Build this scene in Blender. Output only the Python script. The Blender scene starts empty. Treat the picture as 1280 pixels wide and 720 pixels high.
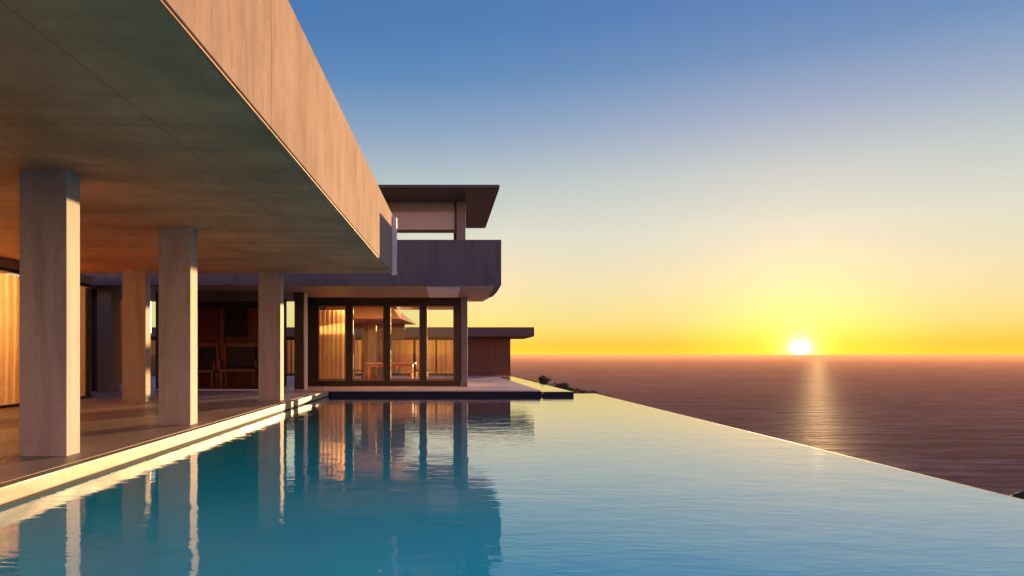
import bpy, bmesh, math, random
from mathutils import Vector, Matrix, noise
random.seed(7)
R = math.radians
S = bpy.context.scene
COL = S.collection

# ------------------------------------------------------------------ camera
F = 850.0            # focal length in pixels of the 1280 px wide photograph
CX, CY, CZ = 560.0, 444.0, 1.2      # vanishing point of the pool's length, height of the eye above the water
cam = bpy.data.objects.new('camera', bpy.data.cameras.new('camera'))
COL.objects.link(cam)
cam.location = (0, 0, CZ)
cam.rotation_euler = (R(90), 0, 0)
cam.data.sensor_width = 36
cam.data.lens = F / 1280 * 36
cam.data.shift_x = (640 - CX) / 1280
cam.data.shift_y = (CY - 360) / 1280
cam.data.clip_start = .05
cam.data.clip_end = 200000
S.camera = cam
def X(px, D): return (px - CX) * D / F
def Z(py, D): return CZ + (CY - py) * D / F

# ------------------------------------------------------------------ world, sun, exposure
SUN_AZ, SUN_EL = 27.4, 0.52          # where the disc stands
LAMP_AZ, LAMP_EL = 28.5, 3.2
W = bpy.data.worlds.new('World'); S.world = W; W.use_nodes = True
nt = W.node_tree; nt.nodes.clear()
def N(nt, t, **kw):
    n = nt.nodes.new(t)
    for k, v in kw.items():
        if k.startswith('i_'):
            key = k[2:]
            n.inputs[int(key) if key.isdigit() else key].default_value = v
        else: setattr(n, k, v)
    return n
def L(nt, a, b): nt.links.new(a, b)
def ramp(nt, stops, fac=None, interp='LINEAR'):
    r = nt.nodes.new('ShaderNodeValToRGB'); r.color_ramp.interpolation = interp
    e = r.color_ramp.elements
    while len(e) < len(stops): e.new(.5)
    for q, (p, c) in zip(e, stops):
        q.position = p; q.color = (*c, 1) if len(c) == 3 else c
    if fac is not None: L(nt, fac, r.inputs[0])
    return r
sky = N(nt, 'ShaderNodeTexSky', sky_type='NISHITA', sun_disc=False, sun_elevation=R(1.0), sun_rotation=R(SUN_AZ),
        altitude=60, air_density=1.0, dust_density=1.0, ozone_density=2.0)
geo = N(nt, 'ShaderNodeNewGeometry')
dirn = N(nt, 'ShaderNodeVectorMath', operation='SCALE', i_3=-1.0); L(nt, geo.outputs['Incoming'], dirn.inputs[0])
sep = N(nt, 'ShaderNodeSeparateXYZ'); L(nt, dirn.outputs[0], sep.inputs[0])
# low band of warm evening air: graded by height above the horizon
elev = N(nt, 'ShaderNodeMath', operation='ARCSINE'); L(nt, sep.outputs['Z'], elev.inputs[0])
ef = N(nt, 'ShaderNodeMath', operation='DIVIDE', i_1=R(90)); L(nt, elev.outputs[0], ef.inputs[0])
def lin(r, g, b):
    f = lambda c: ((c/255+.055)/1.055)**2.4 if c > 10 else c/255/12.92
    return (f(r), f(g), f(b))
SKYK = 1.0
def sk(r, g, b, k=1): c = lin(r, g, b); return tuple(v*k for v in c)
air = ramp(nt, [(0, (0.0, 0.2, 0.01)), (0.0085, (0.0, 0.1, 0.0245)), (0.0312, (0.0, 0.1358, 0.0847)), (0.0664, (0.0982, 0.1751, 0.1383)), (0.1081, (0.1411, 0.2016, 0.1825)), (0.1556, (0.1324, 0.1781, 0.1867)), (0.2014, (0.0796, 0.1192, 0.1848)), (0.2451, (0.0270, 0.0780, 0.165)), (0.2866, (0.0130, 0.0580, 0.155)), (0.45, (0.012, 0.035, 0.11)), (1, (0.008, 0.022, 0.075))], ef.outputs[0])
# away from the sun the band is boosted and pinked as added fill light
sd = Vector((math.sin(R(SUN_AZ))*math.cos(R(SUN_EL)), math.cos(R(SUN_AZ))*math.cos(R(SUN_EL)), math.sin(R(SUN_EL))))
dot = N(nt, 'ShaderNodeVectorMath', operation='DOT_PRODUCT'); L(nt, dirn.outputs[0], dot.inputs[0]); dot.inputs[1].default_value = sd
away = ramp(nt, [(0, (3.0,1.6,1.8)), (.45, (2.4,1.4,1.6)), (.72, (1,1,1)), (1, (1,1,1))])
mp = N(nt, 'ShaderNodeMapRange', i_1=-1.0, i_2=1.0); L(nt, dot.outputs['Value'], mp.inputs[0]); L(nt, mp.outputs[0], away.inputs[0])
k = 1/2.3
warm = ramp(nt, [(0,(.62*k,.3*k,.0)),(.0085,(.62*k,.3*k,0)),(.0312,(.555*k,.25*k,.0)),(.0664,(.43*k,.154*k,.01*k)),(.1081,(.23*k,.09*k,.02*k)),(.1556,(.07*k,.03*k,.0)),(.2014,(.01*k,.01*k,.0)),(.26,(0,0,0)),(.5,(0,0,0))], ef.outputs[0])
ang0 = N(nt, 'ShaderNodeMath', operation='ARCCOSINE'); L(nt, dot.outputs['Value'], ang0.inputs[0])
wf = N(nt, 'ShaderNodeMapRange', i_1=R(9), i_2=R(24), i_3=0.0, i_4=1.12); L(nt, ang0.outputs[0], wf.inputs[0])
ws = N(nt, 'ShaderNodeVectorMath', operation='SCALE'); L(nt, warm.outputs[0], ws.inputs[0]); L(nt, wf.outputs[0], ws.inputs[3])
wa = N(nt, 'ShaderNodeVectorMath', operation='ADD'); L(nt, ws.outputs[0], wa.inputs[0]); L(nt, air.outputs[0], wa.inputs[1])
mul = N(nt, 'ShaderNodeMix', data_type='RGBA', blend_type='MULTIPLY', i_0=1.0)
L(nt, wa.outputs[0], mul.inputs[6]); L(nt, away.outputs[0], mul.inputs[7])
# aureole of the sun
ang = N(nt, 'ShaderNodeMath', operation='ARCCOSINE'); L(nt, dot.outputs['Value'], ang.inputs[0])
def gl(sig, col, k):
    a = N(nt, 'ShaderNodeMath', operation='DIVIDE', i_1=R(sig)); L(nt, ang.outputs[0], a.inputs[0])
    b = N(nt, 'ShaderNodeMath', operation='POWER', i_1=2.0); L(nt, a.outputs[0], b.inputs[0])
    c = N(nt, 'ShaderNodeMath', operation='MULTIPLY', i_1=-1.0); L(nt, b.outputs[0], c.inputs[0])
    d = N(nt, 'ShaderNodeMath', operation='EXPONENT'); L(nt, c.outputs[0], d.inputs[0])
    e = N(nt, 'ShaderNodeVectorMath', operation='SCALE'); e.inputs[0].default_value = tuple(v*k for v in col); L(nt, d.outputs[0], e.inputs[3])
    return e.outputs[0]
acc = mul.outputs[2]
for sig, col, k in ((.33, (1, .93, .8), 4.5), (.75, (1, .92, .55), .7), (1.5, (1, .9, .3), .35), (5.5, (1, .75, .1), .05)):
    ad = N(nt, 'ShaderNodeVectorMath', operation='ADD'); L(nt, acc, ad.inputs[0]); L(nt, gl(sig, col, k), ad.inputs[1]); acc = ad.outputs[0]
# Nishita and the evening band together
bg1 = N(nt, 'ShaderNodeBackground', i_1=0.05); L(nt, sky.outputs[0], bg1.inputs[0])
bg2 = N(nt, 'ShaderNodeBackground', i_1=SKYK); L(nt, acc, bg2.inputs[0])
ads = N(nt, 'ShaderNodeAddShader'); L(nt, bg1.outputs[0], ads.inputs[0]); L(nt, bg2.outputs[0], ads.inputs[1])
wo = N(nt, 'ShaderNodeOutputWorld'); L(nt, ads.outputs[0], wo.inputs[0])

sun = bpy.data.objects.new('sun', bpy.data.lights.new('sun', 'SUN')); COL.objects.link(sun)
sun.data.energy = 5.0; sun.data.angle = R(.6); sun.data.color = (1, .6, .25)
ld = Vector((math.sin(R(LAMP_AZ))*math.cos(R(LAMP_EL)), math.cos(R(LAMP_AZ))*math.cos(R(LAMP_EL)), math.sin(R(LAMP_EL))))
sun.rotation_euler = ld.to_track_quat('Z', 'Y').to_euler()
sun.location = (30, 50, 20)

S.view_settings.view_transform = 'Standard'; S.view_settings.look = 'None'
S.view_settings.exposure = 1.2; S.view_settings.gamma = 1; S.view_settings.use_curve_mapping = False
S.render.engine = 'CYCLES'
S.cycles.use_denoising = True
S.cycles.max_bounces = 10; S.cycles.transparent_max_bounces = 16
S.cycles.sample_clamp_indirect = 6
S.cycles.caustics_reflective = True; S.cycles.blur_glossy = 1.0; S.cycles.caustics_refractive = False

# ------------------------------------------------------------------ object helpers
WLOC = {}
def thing(name, label, cat, loc=(0,0,0), group=None, parent=None):
    o = bpy.data.objects.new(name, None); COL.objects.link(o); o.empty_display_size = .2
    o.location = loc; o['label'] = label; o['category'] = cat
    if group: o['group'] = group
    WLOC[o] = Vector(loc); return o
class MB:
    """collects shapes in world coordinates; build() links them as one mesh"""
    def __init__(s): s.bm = bmesh.new()
    def box(s, x0, x1, y0, y1, z0, z1, bev=0):
        return s.prism([(x0,y0),(x1,y0),(x1,y1),(x0,y1)], z0, z1, bev)
    def prism(s, poly, z0, z1, bev=0):
        b = bmesh.new()
        lo = [b.verts.new((x, y, z0)) for x, y in poly]; hi = [b.verts.new((x, y, z1)) for x, y in poly]
        n = len(poly)
        b.faces.new(lo[::-1]); b.faces.new(hi)
        for i in range(n): b.faces.new((lo[i], lo[(i+1) % n], hi[(i+1) % n], hi[i]))
        return s._in(b, bev)
    def hexa(s, p, bev=0):
        b = bmesh.new(); v = [b.verts.new(q) for q in p]
        for f in ((3,2,1,0),(4,5,6,7),(0,1,5,4),(1,2,6,5),(2,3,7,6),(3,0,4,7)): b.faces.new([v[i] for i in f])
        return s._in(b, bev)
    def _in(s, b, bev):
        bmesh.ops.recalc_face_normals(b, faces=b.faces)
        if bev: bmesh.ops.bevel(b, geom=list(b.edges), offset=bev, segments=2, affect='EDGES', profile=.6)
        me = bpy.data.meshes.new('t'); b.to_mesh(me); b.free(); s.bm.from_mesh(me); bpy.data.meshes.remove(me)
        return s
    def tube(s, p, q, r0, r1=None, n=10):
        p, q = Vector(p), Vector(q); r1 = r0 if r1 is None else r1
        m = Matrix.Translation((p+q)/2) @ (q-p).to_track_quat('Z', 'Y').to_matrix().to_4x4()
        bmesh.ops.create_cone(s.bm, cap_ends=True, segments=n, radius1=r0, radius2=r1, depth=(q-p).length, matrix=m)
        return s
    def wavy(s, p, q, z0, z1, amp=.045, wl=.16, seg=10, phase=0):
        """hanging cloth between two plan points, with folds"""
        p, q = Vector((*p, 0)), Vector((*q, 0)); d = q-p; n = Vector((-d.y, d.x, 0)).normalized(); ln = d.length
        k = max(8, int(ln / wl * seg)); rows = 6; g = []
        for j in range(rows+1):
            t = j / rows; row = []
            for i in range(k+1):
                u = i / k * ln
                w = math.sin(u/wl*6.283 + phase + .8*math.sin(u*2.3+phase)) * amp * (.55 + .45*t) + .02*math.sin(u*1.7+t*3+phase)
                row.append(s.bm.verts.new(p + d*(i/k) + n*w + Vector((0, 0, z1+(z0-z1)*t))))
            g.append(row)
        for j in range(rows):
            for i in range(k): s.bm.faces.new((g[j][i], g[j][i+1], g[j+1][i+1], g[j+1][i])).smooth = True
        return s
    def build(s, name, mat, parent=None, at=None, smooth=False):
        me = bpy.data.meshes.new(name)
        base = WLOC[parent] if parent is not None else Vector(at) if at is not None else Vector((0,0,0))
        bmesh.ops.translate(s.bm, verts=s.bm.verts, vec=-base)
        s.bm.to_mesh(me); s.bm.free()
        if smooth:
            for f in me.polygons: f.use_smooth = True
        me.materials.append(mat)
        o = bpy.data.objects.new(name, me); COL.objects.link(o)
        if parent is not None: o.parent = parent
        else: o.location = base
        WLOC[o] = base
        return o
def tag(o, label, cat, group=None):
    o['label'] = label; o['category'] = cat
    if group: o['group'] = group
    return o
def struct(o): o['kind'] = 'structure'; return o

# ------------------------------------------------------------------ materials
def mat(name):
    m = bpy.data.materials.new(name); m.use_nodes = True
    nt = m.node_tree; b = nt.nodes['Principled BSDF']
    g = N(nt, 'ShaderNodeNewGeometry')
    return m, nt, b, g.outputs['Position']
def mapping(nt, src, scale):
    m = N(nt, 'ShaderNodeMapping'); m.inputs['Scale'].default_value = scale; L(nt, src, m.inputs[0]); return m.outputs[0]
def noisef(nt, vec, scale=1, detail=6, rough=.6, dist=0):
    n = N(nt, 'ShaderNodeTexNoise'); n.inputs['Scale'].default_value = scale; n.inputs['Detail'].default_value = detail
    n.inputs['Roughness'].default_value = rough; n.inputs['Distortion'].default_value = dist; L(nt, vec, n.inputs['Vector']); return n.outputs[0]
def math_(nt, op, a, b=None):
    n = N(nt, 'ShaderNodeMath', operation=op)
    for i, v in enumerate((a, b)):
        if v is None: continue
        if isinstance(v, (int, float)): n.inputs[i].default_value = v
        else: L(nt, v, n.inputs[i])
    return n.outputs[0]
def mixc(nt, f, a, b, mode='MIX'):
    n = N(nt, 'ShaderNodeMix', data_type='RGBA', blend_type=mode)
    for i, v in ((0, f), (6, a), (7, b)):
        if isinstance(v, (int, float)): n.inputs[i].default_value = v
        elif isinstance(v, tuple): n.inputs[i].default_value = (*v, 1)
        else: L(nt, v, n.inputs[i])
    return n.outputs[2]
def bump(nt, bsdf, h, strength, dist=.01, normal=None):
    b = N(nt, 'ShaderNodeBump'); b.inputs['Strength'].default_value = strength; b.inputs['Distance'].default_value = dist
    L(nt, h, b.inputs['Height'])
    if normal is not None: L(nt, normal, b.inputs['Normal'])
    L(nt, b.outputs[0], bsdf.inputs['Normal']); return b.outputs[0]
def plain(name, col, rough=.6, metal=0, var=.12, scale=3, spec=.5, bmp=.05):
    m, nt, b, pos = mat(name)
    n = noisef(nt, pos, scale, 6)
    c = mixc(nt, n, tuple(v*(1-var) for v in col), tuple(min(1, v*(1+var)) for v in col)); L(nt, c, b.inputs['Base Color'])
    b.inputs['Roughness'].default_value = rough; b.inputs['Metallic'].default_value = metal; b.inputs['Specular IOR Level'].default_value = spec
    if bmp: bump(nt, b, noisef(nt, pos, scale*12, 4), bmp, .004)
    return m
def line(nt, coord, period, off, width):
    """1 on thin joints repeated along a coordinate"""
    a = math_(nt, 'ADD', coord, -off); a = math_(nt, 'DIVIDE', a, period); a = math_(nt, 'FRACT', a)
    a = math_(nt, 'SUBTRACT', a, .5); a = math_(nt, 'ABSOLUTE', a); a = math_(nt, 'SUBTRACT', .5, a)
    return math_(nt, 'LESS_THAN', a, width/period)
def concrete(name, col, streak=(6,.8,.25), jx=None, jy=None, jz=None, rough=.7, board=0, stain=.35, spec=.3, fleck=0):
    m, nt, b, pos = mat(name)
    sep = N(nt, 'ShaderNodeSeparateXYZ'); L(nt, pos, sep.inputs[0])
    big = noisef(nt, mapping(nt, pos, (.5,.5,.5)), 1.3, 5, .65, .6)
    st = noisef(nt, mapping(nt, pos, streak), 1.0, 7, .62, .2)
    fine = noisef(nt, pos, 22, 6, .7)
    c = mixc(nt, ramp(nt, [(.3,(0,0,0)),(.72,(1,1,1))], big).outputs[0], tuple(v*(1-stain) for v in col), tuple(v*(1+stain*.35) for v in col))
    c = mixc(nt, ramp(nt, [(.36,(.42,)*3),(.5,(0,)*3)], st).outputs[0], c, tuple(v*.45 for v in col))
    c = mixc(nt, ramp(nt, [(.52,(0,)*3),(.75,(.3,)*3)], st).outputs[0], c, tuple(min(1,v*1.35) for v in col))
    c = mixc(nt, ramp(nt, [(.4,(0,)*3),(.7,(.3,)*3)], fine).outputs[0], c, tuple(v*.6 for v in col))
    if fleck:   # short dark runs of rain and formwork oil
        fl = noisef(nt, mapping(nt, pos, (16,16,1.6)), 1, 5, .7, .1)
        c = mixc(nt, ramp(nt, [(.30,(fleck,)*3),(.42,(0,)*3)], fl).outputs[0], c, tuple(v*.45 for v in col))
    # pin holes left by the formwork
    vo = N(nt, 'ShaderNodeTexVoronoi'); vo.inputs['Scale'].default_value = 9; L(nt, pos, vo.inputs['Vector'])
    pit = math_(nt, 'LESS_THAN', vo.outputs['Distance'], .07)
    c = mixc(nt, math_(nt, 'MULTIPLY', pit, .5), c, tuple(v*.35 for v in col))
    js = None
    for ax, j in (('X', jx), ('Y', jy), ('Z', jz)):
        if j:
            l = line(nt, sep.outputs[ax], j[0], j[1], j[2])
            js = l if js is None else math_(nt, 'MAXIMUM', js, l)
    h = math_(nt, 'ADD', math_(nt, 'MULTIPLY', st, .5), math_(nt, 'MULTIPLY', fine, .25))
    h = math_(nt, 'SUBTRACT', h, math_(nt, 'MULTIPLY', pit, .4))
    if js is not None:
        c = mixc(nt, math_(nt, 'MULTIPLY', js, .6), c, tuple(v*.35 for v in col))
        h = math_(nt, 'SUBTRACT', h, js)
    if board:   # imprint of formwork boards
        ax = {'x':'X','y':'Y','z':'Z'}[board[0]]
        l = line(nt, sep.outputs[ax], board[1], 0, .004); h = math_(nt, 'SUBTRACT', h, math_(nt, 'MULTIPLY', l, .5))
        idx = math_(nt, 'FLOOR', math_(nt, 'DIVIDE', sep.outputs[ax], board[1]))
        wn = N(nt, 'ShaderNodeTexWhiteNoise', noise_dimensions='1D'); L(nt, idx, wn.inputs['W'])
        c = mixc(nt, math_(nt, 'MULTIPLY', wn.outputs[0], .09), c, tuple(v*.62 for v in col))
    L(nt, c, b.inputs['Base Color']); b.inputs['Roughness'].default_value = rough; b.inputs['Specular IOR Level'].default_value = spec
    bump(nt, b, h, .5, .012)
    return m
def stone(name, col, rough, jx, jy, spec=.5, var=.25):
    m, nt, b, pos = mat(name)
    sep = N(nt, 'ShaderNodeSeparateXYZ'); L(nt, pos, sep.inputs[0])
    n1 = noisef(nt, mapping(nt, pos, (.8,.3,1)), 1.6, 8, .65, 1.2); n2 = noisef(nt, pos, 14, 5, .6)
    c = mixc(nt, ramp(nt, [(.3,(0,)*3),(.7,(1,)*3)], n1).outputs[0], tuple(v*(1-var) for v in col), tuple(v*(1+var) for v in col))
    c = mixc(nt, ramp(nt, [(.45,(0,)*3),(.75,(.35,)*3)], n2).outputs[0], c, tuple(v*.6 for v in col))
    js = math_(nt, 'MAXIMUM', line(nt, sep.outputs['X'], *jx), line(nt, sep.outputs['Y'], *jy))
    c = mixc(nt, math_(nt, 'MULTIPLY', js, .55), c, tuple(v*.35 for v in col))
    L(nt, c, b.inputs['Base Color']); b.inputs['Specular IOR Level'].default_value = spec
    r = ramp(nt, [(.3,(rough*.7,)*3),(.75,(min(1,rough*1.5),)*3)], n1); L(nt, r.outputs[0], b.inputs['Roughness'])
    bump(nt, b, math_(nt, 'SUBTRACT', math_(nt, 'MULTIPLY', n2, .06), js), .2, .002)
    return m
def timber(name, col, width=.14, axis='X', rough=.45):
    m, nt, b, pos = mat(name)
    sep = N(nt, 'ShaderNodeSeparateXYZ'); L(nt, pos, sep.inputs[0])
    l = line(nt, sep.outputs[axis], width, 0, .006)
    idx = math_(nt, 'FLOOR', math_(nt, 'DIVIDE', sep.outputs[axis], width))
    wn = N(nt, 'ShaderNodeTexWhiteNoise', noise_dimensions='1D'); L(nt, idx, wn.inputs['W'])
    g = noisef(nt, mapping(nt, pos, (14,14,.9)), 1.5, 7, .6, .8)
    c = mixc(nt, g, tuple(v*.6 for v in col), tuple(v*1.3 for v in col))
    c = mixc(nt, math_(nt, 'MULTIPLY', wn.outputs[0], .5), c, tuple(v*.55 for v in col))
    c = mixc(nt, math_(nt, 'MULTIPLY', l, .8), c, tuple(v*.15 for v in col))
    L(nt, c, b.inputs['Base Color']); b.inputs['Roughness'].default_value = rough
    bump(nt, b, math_(nt, 'SUBTRACT', math_(nt, 'MULTIPLY', g, .3), l), .4, .006)
    return m
def glass(name, tint=(1,1,1), refl=1.0):
    m = bpy.data.materials.new(name); m.use_nodes = True; nt = m.node_tree; nt.nodes.clear()
    t = N(nt, 'ShaderNodeBsdfTransparent'); t.inputs[0].default_value = (*tint, 1)
    g = N(nt, 'ShaderNodeBsdfGlossy'); g.inputs['Roughness'].default_value = .01
    fr = N(nt, 'ShaderNodeFresnel'); fr.inputs[0].default_value = 1.5
    ge = N(nt, 'ShaderNodeNewGeometry')      # an unrefracted thin sheet mirrors on its outer faces only
    f = math_(nt, 'MULTIPLY', fr.outputs[0], 1.3*refl)
    f = math_(nt, 'MULTIPLY', f, math_(nt, 'SUBTRACT', 1.0, ge.outputs['Backfacing']))
    mx = N(nt, 'ShaderNodeMixShader'); L(nt, f, mx.inputs[0]); L(nt, t.outputs[0], mx.inputs[1]); L(nt, g.outputs[0], mx.inputs[2])
    o = N(nt, 'ShaderNodeOutputMaterial'); L(nt, mx.outputs[0], o.inputs[0]); return m
def cloth(name, col, trans=.55):
    m = bpy.data.materials.new(name); m.use_nodes = True; nt = m.node_tree; nt.nodes.clear()
    g = N(nt, 'ShaderNodeNewGeometry')
    n = noisef(nt, mapping(nt, g.outputs['Position'], (9,9,.4)), 1, 4)
    c = mixc(nt, n, tuple(v*.75 for v in col), tuple(min(1,v*1.2) for v in col))
    d = N(nt, 'ShaderNodeBsdfDiffuse'); t = N(nt, 'ShaderNodeBsdfTranslucent'); L(nt, c, d.inputs[0]); L(nt, c, t.inputs[0])
    mx = N(nt, 'ShaderNodeMixShader'); mx.inputs[0].default_value = trans
    L(nt, d.outputs[0], mx.inputs[1]); L(nt, t.outputs[0], mx.inputs[2])
    o = N(nt, 'ShaderNodeOutputMaterial'); L(nt, mx.outputs[0], o.inputs[0]); return m
def emitter(name, col, k):
    m, nt, b, pos = mat(name)
    b.inputs['Base Color'].default_value = (*col, 1); b.inputs['Emission Color'].default_value = (*col, 1); b.inputs['Emission Strength'].default_value = k
    return m

M = {}
M['canopy'] = concrete('canopy_concrete', (.40,.29,.25), streak=(3,3,.8), jy=(4.65,5.7,.012), board=('y',.16), rough=.9, spec=.05, fleck=.75, stain=.25)
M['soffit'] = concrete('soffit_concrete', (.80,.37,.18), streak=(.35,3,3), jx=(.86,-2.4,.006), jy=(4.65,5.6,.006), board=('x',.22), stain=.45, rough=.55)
M['column'] = concrete('column_concrete', (.50,.42,.40), streak=(4,4,.5), stain=.25, fleck=.4)
M['cap'] = plain('lilac_metal', (.62,.6,.7), .35, .2)
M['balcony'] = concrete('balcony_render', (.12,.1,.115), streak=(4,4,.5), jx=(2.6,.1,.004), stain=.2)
M['warm_soffit'] = plain('warm_plaster', (.42,.25,.16), .55, var=.15, scale=1.2)
M['pale'] = plain('pale_plaster', (.85,.7,.6), .5, var=.06)
M['roof'] = plain('dark_roof', (.05,.04,.045), .45, .1)
M['roof_under'] = timber('roof_underside', (.12,.07,.045), .12, 'X')
M['bronze'] = plain('bronze_frame', (.022,.012,.012), .35, .3, spec=.5)
M['post'] = plain('lilac_grey_post', (.2,.165,.2), .5, .1)
M['glass'] = glass('window_glass')
M['sky_tint_sheet'] = plain('rose_grey_sky_tint', (.42,.36,.37), .8, var=.05)
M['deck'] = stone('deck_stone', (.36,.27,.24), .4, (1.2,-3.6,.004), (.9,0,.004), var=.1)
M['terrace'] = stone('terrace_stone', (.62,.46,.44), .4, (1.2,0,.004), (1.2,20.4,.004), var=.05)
M['coping'] = stone('coping_stone', (.36,.27,.21), .45, (50,1,.001), (1.2,0,.003), var=.08)
M['ledge'] = plain('pale_ledge', (.7,.58,.38), .06, bmp=0, spec=.8, var=.05)
M['riser'] = plain('dark_tile', (.012,.011,.022), .6, 0, spec=.15)
M['red'] = timber('red_timber', (.32,.035,.02), .18, 'X', .35)
M['maroon'] = timber('maroon_timber', (.16,.042,.026), .12, 'X', .5)
M['charcoal'] = plain('charcoal_wall', (.04,.035,.04), .6)
M['orange_wood'] = timber('orange_timber', (.42,.2,.09), .3, 'X', .4)
M['ceil'] = plain('warm_ceiling', (.5,.27,.14), .5, scale=.8)
M['chair'] = timber('chair_wood', (.5,.15,.06), .5, 'X', .3)
M['leather'] = plain('dark_leather', (.03,.012,.01), .45)
M['black'] = plain('black_canvas', (.008,.007,.008), .6)
M['curtain'] = cloth('amber_curtain', (.85,.6,.32))
M['curtain2'] = cloth('sand_curtain', (.42,.28,.17), .5)
M['wingroof'] = plain('umber_roof', (.085,.06,.065), .6)
M['wallin'] = plain('brown_plaster', (.28,.16,.1), .7)
M['lamp'] = emitter('lamp_glow', (1,.62,.28), 6)
M['rock'] = concrete('rock', (.2,.15,.11), streak=(2,2,2))
M['bark'] = plain('bark', (.06,.045,.03), .9)

def foliage():
    m, nt, b, pos = mat('scrub_leaves')
    n = noisef(nt, pos, 5, 3)
    c = ramp(nt, [(.3,(.025,.03,.012)),(.5,(.05,.055,.02)),(.7,(.1,.09,.035))], n)
    L(nt, c.outputs[0], b.inputs['Base Color']); b.inputs['Roughness'].default_value = .6; return m
M['leaf'] = foliage()
M['weir'] = plain('weir_tile', (.05,.045,.05), .75, spec=.1)

def pool_water():
    m = bpy.data.materials.new('pool_water'); m.use_nodes = True; nt = m.node_tree; nt.nodes.clear()
    pos = N(nt, 'ShaderNodeNewGeometry').outputs['Position']
    n0 = noisef(nt, pos, .25, 2)
    c = mixc(nt, ramp(nt, [(.3,(0,)*3),(.7,(1,)*3)], n0).outputs[0], (.02,.62,.84), (.03,.72,.92))
    a = noisef(nt, mapping(nt, pos, (.8,1.3,1)), 1.6, 2, .45, .4)
    d = noisef(nt, mapping(nt, pos, (.55,1.7,1)), 6.0, 2, .5, .6)
    e = noisef(nt, mapping(nt, pos, (.6,1.5,1)), 15.0, 2, .5, .5)
    h = math_(nt, 'ADD', a, math_(nt, 'MULTIPLY', d, .38)); h = math_(nt, 'ADD', h, math_(nt, 'MULTIPLY', e, .09))
    b = N(nt, 'ShaderNodeBump'); b.inputs['Strength'].default_value = 1; b.inputs['Distance'].default_value = .0038; L(nt, h, b.inputs['Height'])
    lw = N(nt, 'ShaderNodeLayerWeight'); lw.inputs['Blend'].default_value = .5; L(nt, b.outputs[0], lw.inputs['Normal'])
    f = math_(nt, 'POWER', lw.outputs['Facing'], 5.0); f = math_(nt, 'ADD', math_(nt, 'MULTIPLY', f, 1.42), .025); f = math_(nt, 'MINIMUM', f, .97)
    df = N(nt, 'ShaderNodeBsdfDiffuse'); L(nt, c, df.inputs[0]); g = N(nt, 'ShaderNodeBsdfGlossy'); g.inputs['Roughness'].default_value = .015
    L(nt, b.outputs[0], df.inputs['Normal']); L(nt, b.outputs[0], g.inputs['Normal'])
    mx = N(nt, 'ShaderNodeMixShader'); L(nt, f, mx.inputs[0]); L(nt, df.outputs[0], mx.inputs[1]); L(nt, g.outputs[0], mx.inputs[2])
    o = N(nt, 'ShaderNodeOutputMaterial'); L(nt, mx.outputs[0], o.inputs[0]); return m
def sea_water():
    m = bpy.data.materials.new('sea_water'); m.use_nodes = True; nt = m.node_tree; nt.nodes.clear()
    pos = N(nt, 'ShaderNodeNewGeometry').outputs['Position']
    n0 = noisef(nt, mapping(nt, pos, (.0008,.003,1)), 1, 5)
    a = noisef(nt, mapping(nt, pos, (.008,.055,1)), 1, 5, .62, .4)
    c = mixc(nt, ramp(nt, [(.35,(0,)*3),(.65,(1,)*3)], n0).outputs[0], (.10,.108,.14), (.15,.15,.19))
    c = mixc(nt, ramp(nt, [(.38,(.75,)*3),(.6,(0,)*3)], a).outputs[0], c, (.026,.028,.04))  # swell shade put into the colour, darker in the troughs
    a2 = noisef(nt, mapping(nt, pos, (.035,.17,1)), 1, 4, .6, .5)
    c = mixc(nt, ramp(nt, [(.40,(.6,)*3),(.56,(0,)*3)], a2).outputs[0], c, (.028,.03,.042))  # finer ripple shade, also in the colour
    d_ = N(nt, 'ShaderNodeBsdfDiffuse'); L(nt, c, d_.inputs[0])
    g_ = N(nt, 'ShaderNodeBsdfGlossy'); g_.inputs['Roughness'].default_value = .42
    mx = N(nt, 'ShaderNodeMixShader'); mx.inputs[0].default_value = .008
    L(nt, d_.outputs[0], mx.inputs[1]); L(nt, g_.outputs[0], mx.inputs[2])
    d = noisef(nt, mapping(nt, pos, (.12,.3,1)), 1, 4, .6, .3)
    h = math_(nt, 'ADD', math_(nt, 'MULTIPLY', a, 5.0), math_(nt, 'MULTIPLY', d, 1.0))
    b = N(nt, 'ShaderNodeBump'); b.inputs['Strength'].default_value = 1; b.inputs['Distance'].default_value = 2.5; L(nt, h, b.inputs['Height'])
    L(nt, b.outputs[0], d_.inputs['Normal']); L(nt, b.outputs[0], g_.inputs['Normal'])
    o = N(nt, 'ShaderNodeOutputMaterial'); L(nt, mx.outputs[0], o.inputs[0]); return m
def earth():
    m, nt, b, pos = mat('hillside_earth')
    n = noisef(nt, pos, .5, 8)
    c = ramp(nt, [(.3,(.03,.03,.015)),(.5,(.09,.07,.04)),(.7,(.05,.05,.025))], n); L(nt, c.outputs[0], b.inputs['Base Color'])
    b.inputs['Roughness'].default_value = .95; bump(nt, b, noisef(nt, pos, 4, 8), .8, .15); return m
M['pool'] = pool_water(); M['sea'] = sea_water(); M['earth'] = earth()

def haze_box(dens, aniso=.5, r=90500):
    m = bpy.data.materials.new('haze_air'); m.use_nodes = True; nt = m.node_tree; nt.nodes.clear()
    v = N(nt, 'ShaderNodeVolumePrincipled'); v.inputs['Color'].default_value = (.78, .42, .29, 1)
    v.inputs['Density'].default_value = dens; v.inputs['Anisotropy'].default_value = aniso
    o = N(nt, 'ShaderNodeOutputMaterial'); L(nt, v.outputs[0], o.inputs['Volume'])
    me = MB(); me.box(-r, r, -r, r, -64.5, 7)
    h_ = me.build('haze', m); h_['kind'] = 'stuff'; return h_
haze_box(1.0e-4, .22)
DZ = .165        # deck above the water
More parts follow.
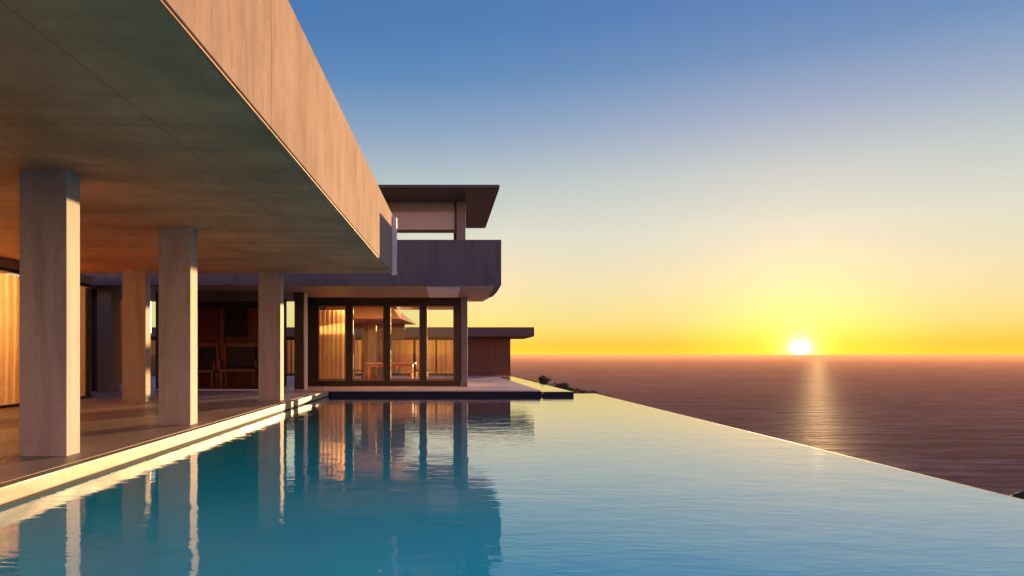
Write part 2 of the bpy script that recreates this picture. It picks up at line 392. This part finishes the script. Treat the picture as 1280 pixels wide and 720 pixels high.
# ------------------------------------------------------------------ setting
SEA = -60
me = MB()
vs = [me.bm.verts.new((math.cos(a)*90000, math.sin(a)*90000, SEA)) for a in [i*2*math.pi/96 for i in range(96)]]
me.bm.faces.new(vs)
struct(me.build('sea', M['sea']))

def hill(x, y):
    d = max(0, x - 5.3, y - 52 + .25*max(0, x+10), (y-31) - (7.5-x)*3 if x > 2 else 0)
    z = -.45 - .15*min(d, 1) - max(0, d-.8)*.85
    z += (noise.noise(Vector((x*.12, y*.12, 0)))*1.2 + noise.noise(Vector((x*.5, y*.5, 3)))*.3) * min(1, d/6)
    if x > 3.9 and y > 21.6: z += (.3 + .16*noise.noise(Vector((x*.9, y*.6, 1)))) * max(0, 1 - max(0, x-4.3)*.55)
    return max(z, SEA-3)
me = MB()
xs = [-160,-120,-90,-60,-40,-25,-15] + [-10+i*1.5 for i in range(8)] + [2.4+i*.45 for i in range(16)] + [10+i*3 for i in range(30)]
ys = [-90,-60,-40,-25,-12,-4] + [i*1.6 for i in range(12)] + [20+i*.9 for i in range(26)] + [44+i*3 for i in range(34)]
g = [[me.bm.verts.new((x, y, hill(x, y))) for x in xs] for y in ys]
for j in range(len(ys)-1):
    for i in range(len(xs)-1): me.bm.faces.new((g[j][i], g[j][i+1], g[j+1][i+1], g[j+1][i])).smooth = True
struct(me.build('hillside', M['earth']))

XL = -3.5         # pool's near-straight edge by the deck
def XR(y): return 4.62 + (21.25-y)/(21.25-5.64)*.15
me = MB()
me.bm.faces.new([me.bm.verts.new(p) for p in [(XL-.02,-6,0),(XR(-6),-6,0),(XR(21.25),21.25,0),(3.66,21.25,0),(3.66,20.02,0),(XL-.02,20.02,0)]])
struct(me.build('pool_water', M['pool']))
me = MB()     # the walls that hold the pool: far side and infinity edge, topped at the water
me.hexa([(XR(-6)+.003,-6,-1.4),(XR(-6)+.22,-6,-1.4),(XR(21.25)+.22,21.4,-1.4),(XR(21.25)+.003,21.4,-1.4),
         (XR(-6)+.003,-6,-.004),(XR(-6)+.22,-6,-.05),(XR(21.25)+.22,21.4,-.05),(XR(21.25)+.003,21.4,-.004)])
me.box(3.66, XR(21.25), 21.253, 21.4, -1.4, -.002)
struct(me.build('pool_wall', M['weir']))

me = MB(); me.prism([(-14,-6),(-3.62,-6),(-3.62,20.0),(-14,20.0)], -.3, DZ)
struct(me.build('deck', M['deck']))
me = MB()
y = -6.0
me.prism([(-3.617,-6),(XL,-6),(XL,19.94),(-3.617,19.94)], .025, DZ-.001, .014)
struct(me.build('pool_coping', M['coping']))
me = MB(); me.prism([(-3.617,-6),(XL-.012,-6),(XL-.012,19.94),(-3.617,19.94)], -.5, .023)
struct(me.build('pool_side', M['weir']))
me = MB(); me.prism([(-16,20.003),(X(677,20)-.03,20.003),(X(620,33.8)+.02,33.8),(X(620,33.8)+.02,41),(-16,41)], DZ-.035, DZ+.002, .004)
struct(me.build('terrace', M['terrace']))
me = MB(); me.prism([(-3.49,20.0-.03),(X(676,20),20.0-.03),(X(676,20),20.35),(-3.5,20.35)], -.5, DZ-.037)
me.prism([(-15.9,20.36),(X(676,20),20.36),(X(620,33.8),33.8),(X(620,33.8),40.9),(-15.9,40.9)], -.5, DZ-.038)
me.box(X(679.5,20), X(717,20), 19.99, 20.35, -.5, .118)
struct(me.build('terrace_riser', M['riser']))
me = MB(); me.prism([(X(678,20),20.03),(X(716,20),20.03),(X(641,34),34),(X(622,33.9),33.9)], .05, .128, .004)
struct(me.build('pale_ledge', M['ledge']))

# ------------------------------------------------------------------ concrete canopy on its columns
c = thing('concrete_canopy', 'huge board-marked concrete canopy slab on square columns beside the pool', 'canopy', (-4, 8, DZ))
def xe(y): return -1.52 + (y-3.6)*.0185
z0, z1 = 3.10, 4.47
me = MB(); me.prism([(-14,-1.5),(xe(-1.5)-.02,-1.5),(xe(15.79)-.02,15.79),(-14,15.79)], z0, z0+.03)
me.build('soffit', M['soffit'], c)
me = MB(); me.prism([(xe(-1.5)-.018,-1.503),(xe(-1.5),-1.503),(xe(15.8),15.8),(xe(15.8)-.018,15.8)], z0+.012, z1, .006)
me.prism([(xe(-1.5)-.35,-1.502),(xe(-1.5)-.01,-1.502),(xe(15.8)-.01,15.798),(xe(15.8)-.35,15.798)], z0+.033, z1-.004)
me.build('edge_beam', M['canopy'], c)
me = MB(); me.box(-14, xe(-1.5)-.352, -1.5, 15.75, z0+.033, z0+.5)
me.build('roof_slab', M['canopy'], c)
me = MB(); me.box(xe(15.8)-.02, xe(15.8)+.10, 15.803, 15.95, z0-.03, z1-.06, .004)
me.build('end_cap', M['cap'], c)
def column(pl, pr, ps, D, top, dep):
    x0, x1 = X(pl, D), X(pr, D)
    m_ = MB(); m_.box(x0, x1, D, D+dep, DZ-.02, top, .008)
    o = m_.build('column', M['column'], c); return o
column(24, 83, 100, 6.98, z0+.03, .26)
column(198, 238, 247, 10.1, z0+.03, .29)
column(323, 350.5, 355, 15.5, z0+.03, .32)
column(152.5, 182, 188, 15.2, z0+.03, .25)
# ------------------------------------------------------------------ main glass house
h = thing('glass_house', 'two storey house with dark balcony, bronze window walls and flat overhanging roof', 'house', (-1.5, 22, DZ))
bz0, bz1 = Z(356.5,18.5), Z(300,18.5)
xr0, xr1 = X(626.5,18.5), X(602,24.2)
me = MB()
me.prism([(-11.5,18.5),(xr0-.003,18.5),(xr0+.02,20.6),(xr0-.03,22.2),(xr1+.03,24.2),(-11.5,24.2)], bz0+.003, bz0+.32)
me.build('floor_slab', M['warm_soffit'], h)
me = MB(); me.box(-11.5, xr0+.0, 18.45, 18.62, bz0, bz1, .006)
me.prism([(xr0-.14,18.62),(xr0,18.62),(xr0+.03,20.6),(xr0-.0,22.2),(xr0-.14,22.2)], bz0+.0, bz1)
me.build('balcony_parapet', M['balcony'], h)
me = MB(); me.box(X(535,20.5), X(574,20.5), 18.9, 22.3, bz0-.01, bz0+.001)
me.build('sky_sheen_panel', M['pale'], h)  # added pale panel stands in for sky mirrored in the soffit
# upper roof
uz = Z(235,18.2)
me = MB(); me.prism([(-7,18.2),(X(624.5,18.2),18.2),(X(607,23.9),23.9),(-7,23.9)], uz, uz+.09, .004)
me.build('roof', M['roof'], h)
me = MB(); me.prism([(-6.95,18.3),(X(624.5,18.2)-.07,18.3),(X(607,23.9)-.05,23.8),(-6.95,23.8)], uz-.03, uz-.001)
me.build('roof_soffit', M['roof_under'], h)
me = MB(); me.box(X(571,19.6), X(582,19.6), 19.6, 19.95, bz0+.3, uz-.03, .004)
me.build('upper_post', M['post'], h)
me = MB(); me.box(X(567,23), X(572.5,23), 22.9, 23.1, bz0+.3, uz-.03)
me.build('upper_post', M['bronze'], h)
# upper glazing: sheet coloured as mirrored sky added behind glass, over a clear strip
D = 19.7; xa, xb = -6.2, X(570.5,D); zt, zm, zb_ = uz-.03, Z(287,D), Z(290.5,D)
me = MB(); me.box(xa, xb, D, D+.1, Z(251,D), uz-.032); me.box(xa, xb, D, D+.1, zb_, zm); me.box(xb-.06, xb, D, D+.1, zm, Z(251,D))
me.box(xa, xb, D, D+.1, bz0+.32, bz0+.4)
f = me.build('upper_window', M['bronze'], h)
me = MB(); me.box(xa, xb-.06, D+.03, D+.04, zm, Z(251,D)); me.build('pane', M['glass'], f)
me = MB(); me.box(xa, xb-.065, D+.06, D+.07, zm+.005, Z(251,D)-.01); me.build('sky_tint_sheet', M['sky_tint_sheet'], f)  # opaque sheet carries the grey-pink sky reflection as its colour
# ground floor window wall
D = 22.6; FT, FB = Z(374,D), DZ
pt, pb = Z(382,D), Z(476,D)
me = MB()
me.box(X(384,D), X(576.5,D), D, D+.14, pt, bz0+.0025)
me.box(X(384,D), X(576.5,D), D, D+.14, FB, pb)
for a, b_ in ((384,398),(432.5,440.5),(479.5,487.5),(525,533),(567.5,576.5)): me.box(X(a,D), X(b_,D), D, D+.14, pb, pt)
f = me.build('window_frame', M['bronze'], h)
for a, b_ in ((398,432.5),(440.5,479.5),(487.5,525),(533,567.5)):
    me = MB(); xa, xb = X(a,D), X(b_,D)
    me.box(xa, xb, D+.03, D+.07, pb, pb+.07); me.box(xa, xb, D+.03, D+.07, pt-.04, pt)
    me.box(xa, xa+.025, D+.03, D+.07, pb+.07, pt-.04); me.box(xb-.025, xb, D+.03, D+.07, pb+.07, pt-.04)
    s = me.build('sash', M['orange_wood'], f)
    me = MB(); me.box(xa+.025, xb-.025, D+.045, D+.053, pb+.07, pt-.04); me.build('pane', M['glass'], f)
me = MB(); me.box(X(537,D), X(538,D), D-.05, D-.02, Z(430,D), Z(424,D))
me = MB(); me.box(X(563.5,D), X(565,D), D-.055, D-.004, Z(434,D), Z(428,D), .004); me.build('door_handle', M['cap'], h)
me = MB(); me.box(X(577,22.2), X(584.5,22.2), 22.2, 22.5, DZ, bz0, .004); me.build('post', M['post'], h)
# return window wall towards the canopy
me = MB(); me.box(X(368,20.7), X(379.5,20.7), 20.7, 20.9, DZ, bz0); me.box(-4.75, -4.56, 20.9, 22.6, bz0-.22, bz0+.0015)
me.build('side_frame', M['bronze'], h)
me = MB(); me.box(X(380.2,20.6), X(384,20.6), 20.6, 20.66, DZ, bz0-.04); me.build('post', M['pale'], h)
me = MB(); me.box(-4.67, -4.65, 20.9, 22.6, DZ+.02, bz0-.22); me.build('side_pane', M['glass'], h)
# inside: ceiling, bulkhead, rear wall, column
me = MB(); me.box(-4.5, .62, D+.15, 27.8, Z(375,D)+.02, Z(375,D)+.2)
me.build('ceiling', M['ceil'], h)
me = MB(); me.hexa([(-4.5,25,2.55),(-1.75,25,2.55),(-1.35,28.9,2.5),(-4.5,28.9,2.5),(-4.5,25,3.03),(-2.1,25,3.03),(-2.0,28.9,3.03),(-4.5,28.9,3.03)])
me.build('bulkhead', M['ceil'], h)
me = MB(); me.box(-4.5, X(443,28.6), 28.6, 28.8, DZ, 2.5); me.box(X(452,28.6), X(476,28.6), 28.6, 28.8, DZ, 2.5); me.box(X(443,28.6), X(452,28.6), 28.6, 28.8, Z(412,28.6), 2.5)
me.build('rear_wall', M['orange_wood'], h)
me = MB(); me.box(X(460,26.3), X(470,26.3), 26.3, 26.6, DZ, 2.55, .004); me.build('column', M['wallin'], h)
me = MB(); me.box(-4.9, X(384,22.6), 22.75, 28.8, DZ, bz0)
me.build('side_wall', M['wallin'], h)
me = MB(); me.box(X(476,28.6), X(506,28.6), 28.6, 28.66, Z(424,28.6), 2.5); me.build('lintel', M['wallin'], h)
# rear posts of the open back
me = MB(); me.box(.5, .62, 27.6, 27.75, DZ, 3.03); me.build('rear_post', M['bronze'], h)

def curtain(name, label, p, q, z0, z1, m, amp=.045, wl=.16, ph=0, group=None):
    me = MB(); me.wavy(p, q, z0, z1, amp, wl, phase=ph)
    o = me.build(name, m, at=((p[0]+q[0])/2, (p[1]+q[1])/2, z0)); return tag(o, label, 'curtain', group)
curtain('curtain', 'golden curtain behind the leftmost pane of the bronze window wall', (X(399,22.95),22.95), (X(431,22.95),22.95), DZ+.05, pt-.13, M['curtain'], .05, .15)
curtain('curtain', 'sand coloured curtain hanging in the rear opening beyond the dining table, left part', (X(477,28.2),28.2), (X(490,28.2),28.2), DZ+.05, Z(424,28.2), M['curtain2'], .05, .14, 1)

# ------------------------------------------------------------------ low wing behind
w = thing('low_wing', 'low flat-roofed rear wing with maroon boarded wall, past the right end of the glass house', 'building', (-4, 35, DZ))
rz0, rz1 = Z(420.5,33), Z(409,33)
me = MB(); me.prism([(-19,33),(X(668,33),33),(X(656,38),38.5),(-19,38.5)], rz0, rz1, .01); me.build('roof', M['wingroof'], w)
me = MB(); me.box(.55, X(638,34.2), 34.2, 38.2, DZ, rz0); me.build('wall', M['maroon'], w)
for k, x0 in enumerate([-17.5+i*2.25 for i in range(8)]):
    x1 = x0+2.25 if k < 7 else .55
    me = MB(); me.box(x0, x0+.12, 34.2, 34.35, DZ, rz0); me.box(x0+.12, x1, 34.2, 34.35, DZ, DZ+.12); me.box(x0+.12, x1, 34.2, 34.35, rz0-.15, rz0)
    me.box((x0+x1)/2-.03, (x0+x1)/2+.04, 34.22, 34.33, DZ+.12, rz0-.15)
    f = me.build('window', M['bronze'], w)
    me = MB(); me.box(x0+.12, x1, 34.27, 34.28, DZ+.12, rz0-.15); me.build('pane', M['glass'], f)
    me = MB(); me.wavy((x0+.2,34.6), (x1-.55,34.6), DZ+.05, rz0-.05, .06, .22, 5, phase=k); me.build('window_curtain', M['curtain2'], f)
me = MB(); me.box(-17.5, .5, 37.9, 38.2, DZ, rz0); me.build('rear_wall', M['wallin'], w)

# ------------------------------------------------------------------ red timber room
r = thing('red_room', 'open-fronted dark red timber room between the concrete columns', 'room', (-6.8, 21, DZ))
rx0, rx1, ry0, ry1, rt = -8.5, -5.6, 20.05, 23.1, bz0-.005
me = MB(); me.box(rx0, rx1, ry0, ry1, DZ, .19); me.build('floor', M['chair'], r)
me = MB(); me.box(rx0-.1, rx1+.1, ry0-.06, ry0-.003, DZ-.1, .197, .004); me.build('threshold', M['pale'], r)
me = MB(); me.box(rx0, rx1, ry1, ry1+.12, DZ, rt); me.build('back_wall', M['red'], r)
me = MB(); me.box(rx0-.12, rx0-.001, ry0, ry1, DZ, rt); me.build('side_wall', M['charcoal'], r)
me = MB(); me.box(rx1+.001, rx1+.12, ry0, ry1, DZ, rt); me.build('side_wall', M['charcoal'], r)
me = MB(); me.box(rx0, rx1, ry0, ry1, rt-.3, rt-.01); me.build('ceiling', M['charcoal'], r)
me = MB(); me.box(X(324,20.4), X(326.5,20.4), 20.3, 20.5, .19, rt-.3); me.build('door_frame', M['red'], r)
me = MB(); me.box(X(276,22.95), X(280,22.95), 22.9, 23.097, .19, rt-.3); me.build('pilaster', M['chair'], r)

D = 23.0
pic = thing('picture', 'large dark framed picture on the red timber wall above the bench', 'picture', (X(294,D), D, 1.8))
me = MB(); me.box(X(282,D), X(307,D), D+.03, D+.09, Z(420,D), Z(386,D)); me.build('canvas', M['black'], pic)
me = MB()
for a in ((X(280.7,D), X(282,D), Z(421.5,D), Z(384.5,D)), (X(307,D), X(308.3,D), Z(421.5,D), Z(384.5,D)), (X(282,D), X(307,D), Z(421.5,D), Z(420,D)), (X(282,D), X(307,D), Z(386,D), Z(384.5,D))):
    me.box(a[0], a[1], D+.01, D+.092, a[2], a[3])
me.build('frame', M['leather'], pic)

def seat_piece(name, label, cat, x0, x1, D, sh, bh, back=True):
    z = .19; t = thing(name, label, cat, ((x0+x1)/2, D, z))
    me = MB(); me.box(x0, x1, D, D+.6, z+sh-.09, z+sh, .01); me.build('seat', M['chair'], t)
    me = MB(); me.box(x0+.08, x1-.08, D+.03, D+.5, z+sh, z+sh+.06, .02); me.build('cushion', M['leather'], t)
    for px_ in (x0+.06, x1-.06):
        for py_ in (D+.06, D+.54):
            me = MB()
            me.tube((px_, py_, z+.0), (px_, py_, z+.08), .045, .03); me.tube((px_, py_, z+.08), (px_, py_, z+sh*.55), .025, .05); me.tube((px_, py_, z+sh*.55), (px_, py_, z+sh-.09), .05, .04)
            me.build('leg', M['chair'], t)
    me = MB(); me.box(x0, x0+.07, D+.5, D+.58, z+sh, z+bh, .008); me.box(x1-.07, x1, D+.5, D+.58, z+sh, z+bh, .008); me.box(x0+.07, x1-.07, D+.51, D+.57, z+bh-.12, z+bh-.02, .008)
    n = max(2, int((x1-x0)/.16))
    b_ = me.build('backrest', M['chair'], t)
    me = MB(); me.box(x0+.16, x1-.16, D+.52, D+.56, z+sh+.08, z+bh-.13, .006); me.build('back_panel', M['leather'], b_)
    for s_, xx in ((-1, x0), (1, x1)):
        me = MB(); me.box(xx-.035, xx+.035, D+.05, D+.5, z+sh+.26, z+sh+.3, .008); me.box(xx-.03, xx+.03, D+.05, D+.1, z+sh, z+sh+.26); me.build('armrest', M['chair'], t)
    return t
seat_piece('bench', 'wide red wood bench with dark back panel under the dark picture', 'bench', X(273,22.1), X(319,22.1), 22.1, .56, 1.42)
seat_piece('armchair', 'narrow red wood armchair left of the bench, partly hidden by a concrete column', 'armchair', X(238,22.2), X(266,22.2), 22.2, .52, 1.42)

# ------------------------------------------------------------------ dark garden wall and a far column, left
dw = thing('charcoal_wall', 'dark charcoal wall panel behind the far left column', 'wall', (-10.2, 19.3, DZ))
me = MB(); me.box(-13.8, X(121.5,19.5), 19.5, 19.7, DZ, bz0-.004); me.build('panel', M['charcoal'], dw)
me = MB(); me.box(X(112,19.45), X(113,19.45), 19.44, 19.497, DZ, bz0-.004); me.build('joint_strip', M['bronze'], dw)
me = MB(); me.box(X(121.5,19), X(139,19), 19, 19.5, DZ-.01, bz0-.004, .006)
tag(me.build('column', plain('brown_column', (.2,.13,.09), .6), at=(X(130,19), 19.2, DZ)), 'slim brown column with one glowing edge, against the charcoal wall', 'column')
me = MB(); me.box(-12.6, X(186,24.5), 24.5, 24.7, DZ, bz0+.3)
tag(me.build('screen_wall', M['red'], at=(-11.4, 24.5, DZ)), 'dark red screen wall deep behind the concrete columns', 'wall')

# ------------------------------------------------------------------ curtained room, far left
q = thing('curtained_room', 'glass-walled room under the canopy at the far left, glowing orange', 'room', (-9, 12, DZ))
gx = -8.75; gt = Z(338.5,13.3)
me = MB(); me.box(gx-.05, gx+.05, 4, 16.6, gt, gt+.07); me.box(gx-.05, gx+.05, 4, 16.6, DZ, DZ+.05)
for yy in (4, 7.1, 10.2, 12.3, 14.4, 16.5): me.box(gx-.05, gx+.05, yy, yy+.06, DZ+.05, gt)
f = me.build('window_frame', M['bronze'], q)
me = MB(); me.box(gx-.008, gx+.004, 4.06, 16.5, DZ+.05, gt); me.build('pane', M['glass'], f)
me = MB(); me.box(gx-.1, gx+.1, 4, 16.6, gt+.071, 3.118); me.build('header', M['wallin'], q)
me = MB(); me.box(-13.5, -13.3, 4, 16.8, DZ, 3.118); me.box(-13.3, gx-.06, 16.62, 16.8, DZ, 3.118); me.box(-13.3, gx-.06, 3.9, 4, DZ, 3.118)
me.build('wall', M['wallin'], q)
curtain('curtain', 'floor-length glowing orange curtain at the far left edge of the picture', (gx-.22, 4.2), (gx-.22, 16.3), DZ+.03, gt-.01, M['curtain'], .06, .24, 0)
lp = thing('ceiling_lamp', 'round lit ceiling lamp behind the orange curtain at far left', 'lamp', (-10.6, 13, 3.1))
me = MB(); me.tube((-10.6,13,3.06), (-10.6,13,3.117), .3, .3, 32); me.build('lamp_base', M['bronze'], lp)
me = MB(); me.tube((-10.6,13,2.98), (-10.6,13,3.059), .24, .28, 32); me.build('diffuser', M['lamp'], lp)
ll = bpy.data.objects.new('lamp_light', bpy.data.lights.new('lamp_light', 'POINT')); COL.objects.link(ll); ll.parent = lp
ll.location = (0, 0, -.35); ll.data.energy = 200; ll.data.color = (1, .64, .27); ll.data.shadow_soft_size = .25

for k_, lx_ in enumerate((-.9, -6.0)):
    lab = ('lit ceiling lamp behind the sand curtains of the low rear wing, nearer its maroon wall', 'lit ceiling lamp behind the curtains of the low rear wing, behind the red timber room')[k_]
    lp = thing('ceiling_lamp', lab, 'lamp', (lx_, 36.3, rz0))
    me = MB(); me.tube((lx_,36.3,rz0-.1), (lx_,36.3,rz0-.003), .2, .2, 24); me.build('diffuser', M['lamp'], lp)
    ll = bpy.data.objects.new('lamp_light', bpy.data.lights.new('lamp_light', 'POINT')); COL.objects.link(ll); ll.parent = lp
    ll.location = (0, 0, -.35); ll.data.energy = 90; ll.data.color = (1, .52, .2); ll.data.shadow_soft_size = .15

# ------------------------------------------------------------------ dining furniture
D = 25.2; tz = DZ
t = thing('dining_table', 'long low wooden dining table inside the glass house', 'table', (X(490,D), D, tz))
ta, tb = X(456,D), X(519,D)
me = MB(); me.box(ta, tb, D, D+.95, tz+.70, tz+.76, .008); me.build('tabletop', M['orange_wood'], t)
me = MB(); me.box(ta+.1, tb-.1, D+.08, D+.87, tz+.60, tz+.699); me.build('apron', M['chair'], t)
for lx in (ta+.1, tb-.18):
    for ly in (D+.08, D+.79):
        me = MB(); me.box(lx, lx+.08, ly, ly+.08, tz, tz+.6, .005); me.build('leg', M['chair'], t)
def dchair(label, x, y, rz):
    t = thing('dining_chair', label, 'chair', (0,0,0), 'chairs at the dining table')
    me = MB(); me.box(-.23, .23, -.22, .24, .43, .48, .012); me.build('seat', M['leather'], t)
    for a, b_ in ((-1,-1),(1,-1),(-1,1),(1,1)):
        me = MB(); me.tube((a*.2, b_*.19, 0), (a*.2, b_*.19, .43), .016, .022); me.build('leg', M['chair'], t)
    me = MB(); me.box(-.23,-.19,.2,.24,.48,1.1,.006); me.box(.19,.23,.2,.24,.48,1.1,.006)
    for zz in (.62,.78,.94,1.05): me.box(-.19,.19,.21,.235,zz,zz+.05,.004)
    me.build('backrest', M['orange_wood'], t)
    t.location = (x, y, DZ); t.rotation_euler = (0,0,rz); return t
dchair('slatted dining chair at the left end of the table, inside the glass house', ta-.28, D+.4, R(100))
dchair('slatted dining chair at the right end of the table, inside the glass house', tb+.22, D+.5, R(-80))
pl = thing('fill_strip', 'added hidden warm fill strip just inside the bronze window wall', 'lamp', (-2, 23.1, 3.02))  # added out of sight to warm the room
me = MB(); me.box(-3.9, .2, 23.05, 23.15, 2.99, 3.028); me.build('diffuser', M['lamp'], pl)
me = MB(); me.box(-3.93, .23, 23.02, 23.048, 2.98, 3.028); me.box(-3.93, .23, 23.152, 23.18, 2.98, 3.028); me.build('housing', M['bronze'], pl)
ll = bpy.data.objects.new('lamp_light', bpy.data.lights.new('lamp_light', 'AREA')); COL.objects.link(ll); ll.parent = pl
ll.location = (.2, .05, -.045); ll.data.shape = 'RECTANGLE'; ll.data.size = 4; ll.data.size_y = .09; ll.data.energy = 60; ll.data.color = (1, .5, .18)
# outdoor things
me = MB(); 
D = 20.6
glint = thing('glint_piece', 'added small pale piece for the bright glint at the corner of the pool', 'glint', (X(406.5,D), D, DZ))
me.tube((X(406.5,D), D, DZ), (X(406.5,D), D, DZ+.07), .035, .03, 14); me.build('base', M['pale'], glint)  # pale piece added in place of bright reflections at the corner
me = MB(); me.tube((X(406.5,D), D, DZ+.06), (X(406.5,D), D-.1, DZ+.09), .018, .015, 12); me.build('glint_tip', M['pale'], glint)

# ------------------------------------------------------------------ shrubs and rocks beyond the pool
def shrub(label, x, y, rad, hgt, seed, n=420):
    rnd = random.Random(seed); z = hill(x, y) - .05
    t = thing('shrub', label, 'shrub', (x, y, z), 'shrubs beyond the terrace')
    lobes = [(rnd.gauss(0,.42)*rad, rnd.gauss(0,.42)*rad, hgt*rnd.uniform(.3,.8), rad*rnd.uniform(.28,.5)) for _ in range(6)]
    me = MB()
    for lx, ly, lz, lr in lobes: me.tube((x+lx*.1, y+ly*.1, z), (x+lx, y+ly, z+lz), .022, .008, 6)
    me.build('stem', M['bark'], t)
    me = MB()
    for _ in range(n):
        lx, ly, lz, lr = rnd.choice(lobes)
        v = Vector((rnd.gauss(0,1), rnd.gauss(0,1), rnd.gauss(0,1))).normalized() * lr * rnd.uniform(.35,1.05)
        p = Vector((x+lx, y+ly, z+lz)) + Vector((v.x, v.y, v.z*.75))
        if p.z < z+.02: p.z = z+.02+rnd.random()*.08
        a = Vector((rnd.gauss(0,1), rnd.gauss(0,1), rnd.gauss(0,1))).normalized()
        b_ = a.orthogonal().normalized(); s1, s2 = rnd.uniform(.035,.075), rnd.uniform(.012,.025)
        me.bm.faces.new([me.bm.verts.new(p+a*s1), me.bm.verts.new(p+b_*s2), me.bm.verts.new(p-a*s1), me.bm.verts.new(p-b_*s2)])
    me.build('foliage', M['leaf'], t)
SH = [(657,31,.5,.35),(668,30,.6,.4),(676,29.5,.6,.45),(684,29,.6,.6),(700,28,.6,.45),(706,27.5,.5,.5),(717,27,.6,.3),(728,26,.5,.3),(737,25.5,.5,.32),(747,25,.5,.28),(756,24.5,.4,.24)]
DS = ['leftmost low dark shrub on the slope behind the pale ledge','second dark shrub from the left behind the pale ledge','third low shrub from the left behind the pale ledge',
      'tallest dark shrub behind the pale ledge, beside the pale boulder','dark shrub just right of the pale boulder','rounded dark shrub, second one right of the pale boulder',
      'low shrub above the right tip of the pale ledge','low shrub just past the right tip of the pale ledge','low shrub beside the small rough rock','flat shrub near the far corner of the pool','rightmost tiny shrub where the infinity edge begins']
for i, (px_, D, rad, hg) in enumerate(SH): shrub(DS[i], X(px_,D), D, rad*.75, hg*.72, 30+i)
def rock(label, x, y, z, s, seed, m=None):
    bm = bmesh.new(); bmesh.ops.create_icosphere(bm, subdivisions=4, radius=s)
    for v in bm.verts:
        k = 1 + .35*noise.noise(v.co/s*1.1 + Vector((seed,0,0))) + .14*noise.noise(v.co/s*3.1 + Vector((seed,5,0)))
        v.co *= k; v.co.z *= .7; v.co += Vector((x, y, z))
    o = MB(); o.bm = bm
    return tag(o.build('rock', m or M['rock'], at=(x, y, z), smooth=True), label, 'rock')
rock('small pale boulder among the dark shrubs behind the pale ledge', X(689,28), 28, hill(X(689,28),28)+.2, .13, 3, M['terrace'])
rock('small rough rock near the far corner of the pool', X(735,24.6), 24.6, hill(X(735,24.6),24.6)+.1, .14, 9, M['rock'])
rock('brown rock at the right edge of the picture, beyond the infinity edge', 5.86, 6.9, -.28, .13, 15, M['bark'])
